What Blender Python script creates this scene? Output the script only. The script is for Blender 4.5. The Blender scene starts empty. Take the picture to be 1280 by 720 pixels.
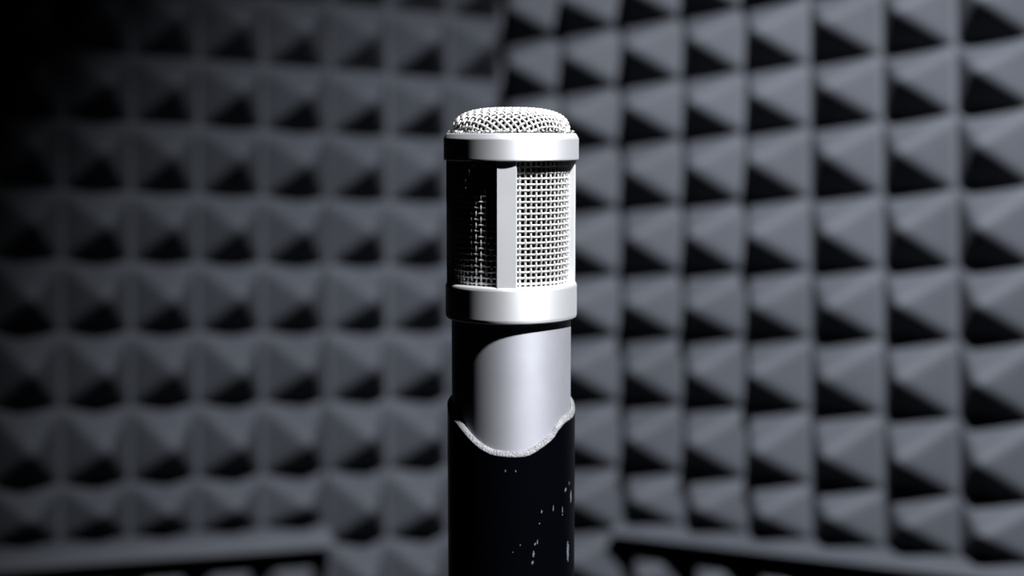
import bpy, bmesh, math, random
from mathutils import Vector, noise, Matrix
random.seed(4)
S = bpy.context.scene
COL = S.collection
PI = math.pi
CAM_Z = 1.30

# ------------------------------------------------------------------ materials
def mat(name, base, metallic=0.0, rough=0.6, spec=0.5, bump=None, vary=None):
    m = bpy.data.materials.new(name); m.use_nodes = True
    nt = m.node_tree; b = nt.nodes['Principled BSDF']
    b.inputs['Base Color'].default_value = (*base, 1)
    b.inputs['Metallic'].default_value = metallic
    b.inputs['Roughness'].default_value = rough
    b.inputs['Specular IOR Level'].default_value = spec
    tc = nt.nodes.new('ShaderNodeTexCoord')
    if bump:
        scale, strength, dist = bump
        n = nt.nodes.new('ShaderNodeTexNoise'); n.inputs['Scale'].default_value = scale
        n.inputs['Detail'].default_value = 3
        bp = nt.nodes.new('ShaderNodeBump'); bp.inputs['Strength'].default_value = strength
        bp.inputs['Distance'].default_value = dist
        nt.links.new(tc.outputs['Object'], n.inputs['Vector'])
        nt.links.new(n.outputs['Fac'], bp.inputs['Height'])
        nt.links.new(bp.outputs['Normal'], b.inputs['Normal'])
    if vary:
        scale, lo, hi = vary
        n2 = nt.nodes.new('ShaderNodeTexNoise'); n2.inputs['Scale'].default_value = scale
        n2.inputs['Detail'].default_value = 4
        r = nt.nodes.new('ShaderNodeValToRGB')
        r.color_ramp.elements[0].position = 0.35; r.color_ramp.elements[1].position = 0.65
        r.color_ramp.elements[0].color = (*[c*lo for c in base], 1)
        r.color_ramp.elements[1].color = (*[c*hi for c in base], 1)
        nt.links.new(tc.outputs['Object'], n2.inputs['Vector'])
        nt.links.new(n2.outputs['Fac'], r.inputs['Fac'])
        nt.links.new(r.outputs['Color'], b.inputs['Base Color'])
    return m

M_FOAM = mat('charcoal_foam', (0.0225, 0.0245, 0.0300), 0, 0.75, 0.22, bump=(900, 0.35, 0.0006), vary=(9, 0.86, 1.12))
M_WALL = mat('dark_painted_wall', (0.03, 0.032, 0.038), 0, 0.8, 0.3, bump=(120, 0.2, 0.001))
M_FLOOR = mat('dark_carpet', (0.02, 0.021, 0.025), 0, 0.95, 0.2, bump=(600, 0.6, 0.002))
M_SATIN = mat('satin_nickel', (0.80, 0.81, 0.84), 0.75, 0.60, 0.5, bump=(2600, 0.10, 0.00008), vary=(60, 0.97, 1.02))
def turned(m, amount):      # lathe-turned finish: fine grooves running round the axis
    nt = m.node_tree; b = nt.nodes['Principled BSDF']
    b.inputs['Anisotropic'].default_value = amount; b.inputs['Anisotropic Rotation'].default_value = 0.25
    t = nt.nodes.new('ShaderNodeTangent'); t.direction_type = 'RADIAL'; t.axis = 'Z'
    nt.links.new(t.outputs['Tangent'], b.inputs['Tangent'])
turned(M_SATIN, 0.5)
M_BODY = mat('satin_body', (0.535, 0.545, 0.60), 0.70, 0.60, 0.5, bump=(2600, 0.12, 0.00008), vary=(90, 0.96, 1.03))
turned(M_BODY, 0.5)
M_WIRE = mat('nickel_wire', (0.56, 0.555, 0.545), 0.35, 0.5, 0.5)
M_INNER_SHADE = mat('black_inner_shade', (0.004, 0.004, 0.004), 0, 0.95, 0.1)  # near-black colour standing in for shade inside the microphone head
M_BLACK = mat('black_enamel', (0.0008, 0.0010, 0.0022), 0, 0.33, 0.18, bump=(500, 0.12, 0.0002))
M_RAW = mat('raw_cut_edge', (0.19, 0.193, 0.203), 0.1, 0.55, 0.5, bump=(1500, 0.9, 0.0005), vary=(700, 0.72, 1.1))
M_CHIP = mat('bare_chip', (0.15, 0.17, 0.20), 0.1, 0.45, 0.5)
M_STAND = mat('black_stand_metal', (0.012, 0.012, 0.013), 0.2, 0.45, 0.4)

# ------------------------------------------------------------------ helpers
def mesh_obj(name, verts, faces, material, parent=None, smooth=True):
    me = bpy.data.meshes.new(name)
    me.from_pydata([tuple(v) for v in verts], [], faces)
    me.update()
    if smooth:
        me.polygons.foreach_set('use_smooth', [True]*len(me.polygons))
    for m in (material if isinstance(material, (list, tuple)) else [material]):
        me.materials.append(m)
    o = bpy.data.objects.new(name, me); COL.objects.link(o)
    if parent: o.parent = parent
    return o

def fix_normals(o):
    bm = bmesh.new(); bm.from_mesh(o.data)
    bmesh.ops.recalc_face_normals(bm, faces=bm.faces[:]); bm.to_mesh(o.data); bm.free()

def lathe(name, prof, material, parent=None, n=160, closed=False, sharp=28):
    """prof: (radius, height) list, turned about z"""
    v = []; f = []
    for r, z in prof:
        for i in range(n):
            a = 2*PI*i/n
            v.append((r*math.cos(a), r*math.sin(a), z))
    k = len(prof)
    for j in range(k if closed else k-1):
        j2 = (j+1) % k
        for i in range(n):
            i2 = (i+1) % n
            f.append((j*n+i, j*n+i2, j2*n+i2, j2*n+i))
    o = mesh_obj(name, v, f, material, parent)
    fix_normals(o)
    if sharp: o.data.set_sharp_from_angle(angle=math.radians(sharp))
    return o

def tube_into(v, f, pts, r, nside=6, closed=False, radial=None):
    """sweeps a circle along pts"""
    base = len(v); n = len(pts)
    for i, p in enumerate(pts):
        a = pts[(i-1) % n] if (closed or i > 0) else pts[i]
        b = pts[(i+1) % n] if (closed or i < n-1) else pts[i]
        t = (b-a).normalized()
        ref = radial(p) if radial else Vector((0, 0, 1))
        s = t.cross(ref).normalized(); u = s.cross(t).normalized()
        for k in range(nside):
            an = 2*PI*k/nside
            v.append(p + s*(r*math.cos(an)) + u*(r*math.sin(an)))
    for i in range(n if closed else n-1):
        i2 = (i+1) % n
        for k in range(nside):
            k2 = (k+1) % nside
            f.append((base+i*nside+k, base+i*nside+k2, base+i2*nside+k2, base+i2*nside+k))

def box(name, c, d, material, parent=None, bevel=0.0, rotz=0):
    bm = bmesh.new(); bmesh.ops.create_cube(bm, size=1)
    for v in bm.verts: v.co = Vector((v.co.x*d[0], v.co.y*d[1], v.co.z*d[2]))
    if bevel: bmesh.ops.bevel(bm, geom=bm.edges[:], offset=bevel, segments=3, affect='EDGES')
    bm.transform(Matrix.Translation(c) @ Matrix.Rotation(rotz, 4, 'Z'))
    me = bpy.data.meshes.new(name); bm.to_mesh(me); bm.free(); me.materials.append(material)
    o = bpy.data.objects.new(name, me); COL.objects.link(o)
    if parent: o.parent = parent
    return o

def thing(o, label, cat, group=None):
    o['label'] = label; o['category'] = cat
    if group: o['group'] = group
def empty(name, loc):
    o = bpy.data.objects.new(name, None); o.location = loc; COL.objects.link(o); return o

# ------------------------------------------------------------------ the booth walls
AL, AR = math.radians(25.69), math.radians(40.03)
CORNER = Vector((-0.00636, 1.47, 0))
TL = Vector((-math.cos(AL), -math.sin(AL), 0)); NL = Vector((math.sin(AL), -math.cos(AL), 0))
TR = Vector((math.cos(AR), -math.sin(AR), 0)); NR = Vector((-math.sin(AR), -math.cos(AR), 0))
SLAB = 0.020          # foam base behind the pyramids
APEX = 0.050
BR = [0, .025, .06, .11, .17, .235, .30, .365, .43, .475]
UV = BR + [.5] + [1-b for b in reversed(BR[1:])] + [1.0]

def prof(d):           # d 0..1 from the valley to the middle of the cell
    return max(0.0, min(1.0, (d-0.045)/0.955))
def smin(a, b, k):
    h = max(k-abs(a-b), 0)/k
    return min(a, b) - h*h*k*0.25
def pyr(u, v):
    t = smin(prof(1-abs(2*u-1)), prof(1-abs(2*v-1)), 0.15)
    t = smin(t, 0.94, 0.20)     # worn, rounded tip
    return max(0.0, t)

def foam_panel(T, N, ss, zs, label, last_short=False, strip=None, gap=0.0012, recess=0.0, seed=0, apex=APEX):
    """egg-crate pyramid panel. ss: column lines along the wall, zs: row lines downward (relative to the eye)."""
    rnd = random.Random(seed)
    ss = list(ss); ss[0] += gap; ss[-1] -= gap
    zs = list(zs); zs[0] -= gap
    if strip is None: zs[-1] += gap
    nc, nr = len(ss)-1, len(zs)-1
    U = []; 
    for c in range(nc):
        for k, u in enumerate(UV):
            if k == len(UV)-1 and c < nc-1: continue
            U.append((c, u, ss[c]+(ss[c+1]-ss[c])*u))
    V = []
    for r in range(nr):
        for k, w in enumerate(UV):
            if k == len(UV)-1 and r < nr-1: continue
            V.append((r, w, zs[r]+(zs[r+1]-zs[r])*w))
    amp = {(c, r): apex*rnd.uniform(.95, 1.04) for c in range(nc) for r in range(nr)}
    jit = {(c, r): (rnd.uniform(-1, 1), rnd.uniform(-1, 1)) for c in range(nc) for r in range(nr)}
    verts = []; W = len(U)
    base = SLAB - recess
    origin = CORNER + T*ss[0] + Vector((0, 0, CAM_Z+zs[-1]))
    def P(s, z, h): return CORNER + T*s + Vector((0, 0, CAM_Z+z)) + N*(h) - origin
    for (r, w, z) in V:
        for (c, u, s) in U:
            h = pyr(u, w)
            a = amp[c, r]
            if last_short and r == nr-1: a *= 0.80
            j = jit[c, r]
            wob = noise.noise(Vector((s*9, z*9, seed*3.1)))*0.0022*h
            verts.append(P(s + j[0]*0.0022*h + wob, z + j[1]*0.0022*h + wob*.5, base + h*a))
    faces = []
    H = len(V)
    flip = (T.cross(Vector((0, 0, 1)))).dot(N) < 0
    for r in range(H-1):
        for c in range(W-1):
            a = r*W+c
            q = (a, a+1, a+W+1, a+W)
            # split each quad along the pyramid's own ridge
            faces.append(q)
    # slab sides and back
    ring = [c for c in range(W)] + [r*W+W-1 for r in range(1, H)] + [(H-1)*W+c for c in range(W-2, -1, -1)] + [r*W for r in range(H-2, 0, -1)]
    b0 = len(verts)
    for i in ring:
        v = Vector(verts[i]); 
        d = (v+origin-CORNER).dot(N)
        verts.append(v - N*(d-0.001))
    n = len(ring)
    for i in range(n):
        faces.append((ring[i], ring[(i+1) % n], b0+(i+1) % n, b0+i))
    faces.append(tuple(b0+i for i in range(n)))
    o = mesh_obj('acoustic_foam_panel', verts, faces, M_FOAM)
    fix_normals(o)
    o.data.set_sharp_from_angle(angle=math.radians(50))
    o.location = origin
    thing(o, label, 'acoustic foam', 'pyramid foam panels on the booth walls')
    if strip:
        z0, z1 = zs[-1], strip      # flat lower margin of the panel
        pr = [(0.001, z0-0.0002), (SLAB+0.002, z0-0.0002), (SLAB+0.015, z0-0.005), (SLAB+0.022, z0-0.010), (SLAB+0.024, z1+0.004), (SLAB+0.021, z1+0.0012), (0.001, z1+0.001)]
        vs = []; fs = []; K = 40
        for i in range(K+1):
            s = ss[0] + (ss[-1]-ss[0])*i/K
            for (h, z) in pr:
                vs.append(P(s, z + 0.0012*noise.noise(Vector((s*7, 1, seed))), h))
        m = len(pr)
        for i in range(K):
            for k in range(m):
                k2 = (k+1) % m
                fs.append((i*m+k, i*m+k2, (i+1)*m+k2, (i+1)*m+k))
        fs.append(tuple(range(m))); fs.append(tuple(K*m+k for k in range(m)))
        st = mesh_obj('flat_edge_strip', vs, fs, M_FOAM, o); fix_normals(st)
        st.data.set_sharp_from_angle(angle=math.radians(50))
    return o

Lc = [0.0088+0.006, 0.0706, 0.1327, 0.1925, 0.2539, 0.313, 0.372, 0.4302, 0.4874, 0.5443, 0.6008, 0.659, 0.717, 0.775, 0.833, 0.891]
Rc = [0.0114+0.006, 0.0862, 0.1562, 0.2236, 0.2876, 0.3493, 0.4143, 0.4764, 0.5394, 0.601, 0.664, 0.727, 0.790, 0.853, 0.916, 0.979]
Lr = [0.4745, 0.4121, 0.3483, 0.2862, 0.2249, 0.1661, 0.105, 0.0447, -0.017, -0.0813, -0.1466, -0.2119, -0.2766, -0.3409, -0.405]
Rr = [0.4925, 0.434, 0.3753, 0.3175, 0.2627, 0.2081, 0.155, 0.096, 0.0355, -0.0211, -0.0814, -0.1417, -0.1981, -0.2559, -0.3143, -0.373]

foam_panel(TL, NL, Lc[0:4], Lr, 'tall three-column charcoal pyramid foam panel just left of the microphone, beside the corner', seed=1)
foam_panel(TL, NL, Lc[3:], Lr[:11]+[-0.1941], 'wide charcoal pyramid foam panel filling the left wall above the flat horizontal strip', last_short=True, strip=-0.2159, seed=2)
foam_panel(TL, NL, Lc[3:], [-0.2176, -0.2828, -0.3478, -0.4128], 'dark pyramid foam panel at the bottom left, under the flat strip', seed=3, recess=0.015)
foam_panel(TR, NR, Rc[0:3], Rr, 'tall two-column charcoal pyramid foam panel behind the microphone, right of the corner', seed=4, apex=0.043)
foam_panel(TR, NR, Rc[2:], Rr[:12]+[-0.1875], 'wide pyramid foam panel filling the right wall above the flat horizontal strip, the brightest lit', last_short=True, strip=-0.2026, seed=5, apex=0.043)
foam_panel(TR, NR, Rc[2:], [-0.2048, -0.2634, -0.3218, -0.380], 'dark pyramid foam panel at the bottom right, under the flat strip', seed=6, apex=0.043, recess=0.015)

def wall(name, T, N, s0, s1):
    z0, z1, th = 0.0, 2.6, 0.08
    a = CORNER + T*s0; b = CORNER + T*s1
    vs = []
    for z in (z0, z1):
        vs += [a+Vector((0, 0, z)), b+Vector((0, 0, z)), b-N*th+Vector((0, 0, z)), a-N*th+Vector((0, 0, z))]
    fs = [(0, 1, 2, 3), (4, 5, 6, 7), (0, 1, 5, 4), (1, 2, 6, 5), (2, 3, 7, 6), (3, 0, 4, 7)]
    o = mesh_obj(name, vs, fs, M_WALL, smooth=False); fix_normals(o); o['kind'] = 'structure'
wall('wall_left', TL, NL, 0.0, 2.4)
wall('wall_right', TR, NR, 0.0, 2.4)
fl = box('floor', (0, 0.2, -0.03), (4.6, 3.4, 0.06), M_FLOOR); fl['kind'] = 'structure'

# ------------------------------------------------------------------ the microphone
K = 0.557/1850            # one pixel of the photo at the microphone, in metres
TILT = math.radians(7)
mic = empty('studio_microphone', (-0.00030, 0.557, CAM_Z+0.0052))
mic.rotation_euler = (TILT, 0, 0)
thing(mic, 'silver condenser microphone with domed mesh top standing in a scuffed black sleeve', 'microphone')
def px(l): return [(r*K, a*K) for r, a in l]

RM = 72.0                 # cage mesh radius
# top ring
lathe('top_ring', px([(71, 175), (73, 174), (82.3, 174), (83.3, 175), (83.5, 176.2), (83.5, 177), (83.5, 188), (83.5, 199), (83.5, 200), (83.1, 201.2), (80.5, 206.2), (79.3, 207), (77.2, 207), (76.4, 206), (76, 203), (74, 203)]), M_SATIN, mic, closed=True, n=220, sharp=20)
# middle ring
lathe('middle_ring', px([(70, 23.5), (76.5, 23.5), (79.0, 23.2), (81.0, 21.6), (81.8, 19.6), (81.9, 18.6), (81.9, 17.8), (81.9, 0), (81.9, -16), (81.9, -17), (81.2, -19.8), (79.6, -21.2), (74, -21.5), (70, -21.5)]), M_SATIN, mic, closed=True, n=220, sharp=20)
# body
lathe('body', px([(60, -20), (74.6, -21), (74.6, -330), (60, -332)]), M_BODY, mic, n=220, sharp=35)
# added black core: shade of the hollow head, so mesh holes read dark
sh = lathe('inner_shade_core', px([(0.01, 22), (RM-4.2, 22), (RM-4.2, 190), (RM-4.5, 203), (69.2, 210), (67.5, 219), (64, 225), (56, 230.0), (42, 234), (24, 236), (0.01, 236.5)]), M_INNER_SHADE, mic, n=120)

# woven side cage
v = []; f = []
NV = 66; pitch = 7.0; NRG = 22
aw = 0.55
for k in range(NRG):
    a = 27 + k*pitch
    pts = []
    for i in range(NV*4):
        ph = 2*PI*i/(NV*4)
        r = RM + aw*math.cos(ph*NV/2*1.0 + (PI if k % 2 else 0)) if NV % 2 == 0 else RM
        pts.append(Vector((r*K*math.cos(ph), r*K*math.sin(ph), a*K)))
    tube_into(v, f, pts, 1.55*K, 6, True)
for i in range(NV):
    ph = 2*PI*i/NV
    pts = []
    for j in range(NRG*4+6):
        a = 22 + j*pitch/4*1.0
        if a > 178: break
        r = RM - aw*math.cos((a-27)/pitch*PI + i*PI)
        pts.append(Vector((r*K*math.cos(ph), r*K*math.sin(ph), a*K)))
    tube_into(v, f, pts, 1.55*K, 6, False, radial=lambda p: Vector((p.x, p.y, 0)).normalized())
mesh_obj('cage_mesh', v, f, M_WIRE, mic)

# four flat uprights, 90 degrees apart
def upright(az):
    hw, r0, r1 = 12.2, 68.0, 79.6
    pf = [(-hw, r0), (-hw, r1-1.3), (-hw+1.0, r1), (hw-1.0, r1), (hw, r1-1.3), (hw, r0)]
    vs = []; fs = []
    R = Matrix.Rotation(az, 3, 'Z')
    for a in (22, 175):
        for x, r in pf: vs.append(R @ Vector((x*K, -r*K, a*K)))
    m = len(pf)
    for k in range(m): fs.append((k, (k+1) % m, m+(k+1) % m, m+k))
    fs.append(tuple(range(m))); fs.append(tuple(m+k for k in range(m)))
    o = mesh_obj('cage_upright', vs, fs, M_SATIN, mic, smooth=False); fix_normals(o)
for q in range(4): upright(math.radians(-4) + q*PI/2)

# woven dome
RD = 71.0; HD = 28.5
def dome(r):
    if r >= RD: return 0.0
    return HD*(1-(r/RD)**2.9)**(1/2.7)
# profile sampled by arc length so the weave keeps its pitch down the shoulder
prf = [(0.0, dome(0.0))]; arc = [0.0]
for i in range(1, 2001):
    t = i/2000*PI/2
    r = RD*math.sin(t)**(2/2.9); z = HD*max(0.0, math.cos(t))**(2/2.7)
    arc.append(arc[-1] + math.hypot(r-prf[-1][0], z-prf[-1][1])); prf.append((r, z))
AT = arc[-1]
import bisect
def wrap(s_):
    if s_ >= AT: return RD + (s_-AT), 0.0, 0.0, 1.0
    i = min(max(bisect.bisect(arc, s_), 1), 2000)
    (r0, z0), (r1, z1) = prf[i-1], prf[i]
    L = max(arc[i]-arc[i-1], 1e-9); q = (s_-arc[i-1])/L
    return r0+(r1-r0)*q, z0+(z1-z0)*q, (z0-z1)/L, (r1-r0)/L       # radius, height, outward normal
v = []; f = []
dp = 6.6; rot = math.radians(41)
cr, sr = math.cos(rot), math.sin(rot)
for ax in (0, 1):
    for k in range(-14, 15):
        c = k*dp
        Rmax = AT + 4.5 + random.uniform(-3.0, 2.2)
        if abs(c) >= Rmax-3: continue
        half = math.sqrt(Rmax**2-c*c)
        n = int(half*2/1.1)
        pts = []
        for i in range(n+1):
            t = -half + 2*half*i/n
            x, y = (t, c) if ax == 0 else (c, t)
            rho = max(math.hypot(x, y), 1e-6)
            r, z, nr_, nz_ = wrap(rho)
            wv = 0.9*math.cos(t/dp*PI + (k + ax)*PI)
            r += wv*nr_; z += wv*nz_
            x, y = x/rho*r, y/rho*r
            pts.append(Vector(((x*cr-y*sr)*K, (x*sr+y*cr)*K, (208.5 + z)*K)))
        tube_into(v, f, pts, 1.5*K, 6, False)
mesh_obj('dome_mesh', v, f, M_WIRE, mic)

# black sleeve with scalloped mouth
key = [(-180, 500), (-150, 498), (-120, 496), (-95, 498), (-84, 505), (-74, 513), (-66, 519), (-53, 530), (-40, 545), (-29, 556.5), (-20, 563), (-14, 565.5), (0, 567.5), (14, 566), (23, 560), (31, 553), (40, 544), (46.5, 534), (55.6, 525), (64, 521), (72, 517.5), (80, 513), (90, 506), (100, 500), (115, 497), (150, 498), (180, 500)]
key = [(p, 375-(y-80*max(0, math.cos(math.radians(p)))*0.205*(1 if abs(p) < 90 else 0))) for p, y in key]
def rim(deg):
    for i in range(len(key)-1):
        p0, h0 = key[i]; p1, h1 = key[i+1]
        if p0 <= deg <= p1:
            t = (deg-p0)/(p1-p0)
            hm = key[i-1][1] if i > 0 else key[-2][1]; hp = key[i+2][1] if i+2 < len(key) else key[1][1]
            pm = key[i-1][0] if i > 0 else key[-2][0]-360; pp = key[i+2][0] if i+2 < len(key) else key[1][0]+360
            m0 = (h1-hm)/(p1-pm)*(p1-p0); m1 = (hp-h0)/(pp-p0)*(p1-p0)
            return (2*t**3-3*t*t+1)*h0 + (t**3-2*t*t+t)*m0 + (-2*t**3+3*t*t)*h1 + (t**3-t*t)*m1
    return key[0][1]
NS = 720
def ring_pt(i, r, a):
    ph = math.radians(-180 + 360*i/NS)
    return Vector((r*K*math.sin(ph), -r*K*math.cos(ph), a*K))
RO, RI = 80.3, 75.0
hs = [rim(-180+360*i/NS) for i in range(NS)]
# paint chips: (azimuth deg, photo-y as height along the axis, half width deg, half height, lean)
chips = [(68, -243, 1.7, 8.0, 0.0), (57, -231, 1.6, 2.5, .3), (64, -225, .9, 2.2, 0), (21.5, -291, 1.1, 2.0, 0), (23.5, -289, .6, 3.0, .1),
         (20.0, -303, .9, 5.0, .12), (19.0, -314, 1.3, 2.3, .1), (61.5, -311, 2.2, 13.5, -.05), (27.5, -252, .8, 2.2, 0), (40, -250, .6, 4.0, .1),
         (25.5, -266, .4, 1.2, 0), (8, -291, .6, 1.0, 0), (1.5, -300, .5, .8, 0), (52, -256, .35, 9.0, 0), (-5, -199, .5, 1.4, 0), (4, -199, .5, 1.6, 0)]
def is_chip(deg, a):
    for (c0, a0, w, h, ln_) in chips:
        da = (a-a0)
        if abs(da) > h*1.5: continue
        dd = deg - c0 - ln_*da*0.6
        q = (dd/w)**2 + (da/h)**2 + 0.75*noise.noise(Vector((deg*1.1, a*.45, c0)))
        if q < 0.8: return True
    return False
low = -600
rows = 26
v = []; f = []; mi = []
LV = [-170-0.9*i for i in range(0, 185)]  # fine rows across the scuffed zone
for i in range(NS):
    top = hs[i]-6.2
    for j in range(8): v.append(ring_pt(i, RO, top + (min(top, -186)-1-top)*j/8 if top > -186 else top-0.02*j))
    for a in [-190-0.9*q for q in range(170)]: v.append(ring_pt(i, RO, min(a, top-.3)))
    v.append(ring_pt(i, RO, low+2)); v.append(ring_pt(i, RO-2, low)); v.append(ring_pt(i, 20, low)); 
CN = 8+170+3
for i in range(NS):
    i2 = (i+1) % NS
    deg = -180+360*(i+.5)/NS
    for j in range(CN-1):
        f.append((i*CN+j, i*CN+j+1, i2*CN+j+1, i2*CN+j))
        a = (v[i*CN+j].z/K)
        mi.append(1 if (8 <= j < 176 and is_chip(deg, a)) else 0)
sl = mesh_obj('black_sleeve', v, f, [M_BLACK, M_CHIP], mic)
sl.data.polygons.foreach_set('material_index', mi)
sl.data.set_sharp_from_angle(angle=math.radians(40))
sl['label'] = 'scuffed black sleeve'
# raw cut edge
v = []; f = []
for i in range(NS):
    h = hs[i]
    e = 0.35*noise.noise(Vector((i*.35, 0, 3)))
    for (r, a) in ((75.0, h-8), (75.0, h-0.8), (75.6, h+e), (76.6, h-.4+e), (78.6, h-3.0+e), (80.2, h-5.4+e), (80.5, h-6.6), (79.5, h-7.4)):
        v.append(ring_pt(i, r, a))
for i in range(NS):
    i2 = (i+1) % NS
    for j in range(8):
        f.append((i*8+j, i*8+(j+1) % 8, i2*8+(j+1) % 8, i2*8+j))
rm = mesh_obj('sleeve_rim', v, f, M_RAW, sl); fix_normals(rm)
rm['label'] = 'rough white cut edge of the sleeve'

# ------------------------------------------------------------------ stand below the frame that carries it
axis = Matrix.Rotation(TILT, 3, 'X') @ Vector((0, 0, 1))
foot = Vector(mic.location) + axis*(low*K)
stand = empty('microphone_stand', (foot.x, foot.y, 0))
thing(stand, 'black round-base stand under the microphone', 'stand')
lathe('base', [(0.001, 0.0), (0.125, 0.0), (0.13, 0.004), (0.13, 0.012), (0.12, 0.018), (0.03, 0.026), (0.001, 0.026)], M_STAND, stand)
topz = foot.z-0.022
lathe('pole', [(0.001, 0.024), (0.009, 0.024), (0.009, topz*0.6), (0.014, topz*0.6), (0.014, topz*0.6+.05), (0.0075, topz*0.6+.05), (0.0075, topz), (0.001, topz)], M_STAND, stand, n=48)
jt = lathe('swivel_joint', [(0.001, -0.026), (0.009, -0.024), (0.012, -0.018), (0.012, -0.006), (0.02, -0.0015), (0.02, 0.0), (0.001, 0.0)], M_STAND, stand, n=64)
jt.location = (0, 0, foot.z); jt.rotation_euler = (TILT, 0, 0)

# ------------------------------------------------------------------ light
def spot(name, loc, target, watts, size, blend, radius, color):
    d = bpy.data.lights.new(name, 'SPOT'); d.energy = watts; d.spot_size = math.radians(size)
    d.spot_blend = blend; d.shadow_soft_size = radius; d.color = color
    o = bpy.data.objects.new(name, d); COL.objects.link(o); o.location = loc
    o.rotation_euler = (Vector(target)-Vector(loc)).to_track_quat('-Z', 'Y').to_euler()
    return o
spot('key_light', (0.45, 0.074, 2.17), (0.0, 0.56, 1.27), 172, 24, 0.5, 0.025, (0.97, 0.98, 1.0))
spot('wall_light', (0.18, 0.25, 2.17), (0.18, 1.25, 1.19), 400, 56, 1.0, 0.02, (0.94, 0.97, 1.0))
w = bpy.data.worlds.new('world'); S.world = w; w.use_nodes = True
w.node_tree.nodes['Background'].inputs[0].default_value = (0.5, 0.6, 0.9, 1)
w.node_tree.nodes['Background'].inputs[1].default_value = 0.0012

# ------------------------------------------------------------------ camera
cd = bpy.data.cameras.new('camera'); cam = bpy.data.objects.new('camera', cd); COL.objects.link(cam)
cd.sensor_width = 36; cd.lens = 36*1850/1280
cam.location = (0, 0, CAM_Z)
cam.rotation_euler = (PI/2+math.atan(32/1850), 0, 0)
cd.dof.use_dof = True; cd.dof.focus_distance = 0.537; cd.dof.aperture_fstop = 5.0
cd.clip_start = 0.01
S.camera = cam
S.view_settings.view_transform = 'Standard'; S.view_settings.look = 'None'
S.view_settings.gamma = 1; S.view_settings.use_curve_mapping = False
S.view_settings.exposure = 0.0
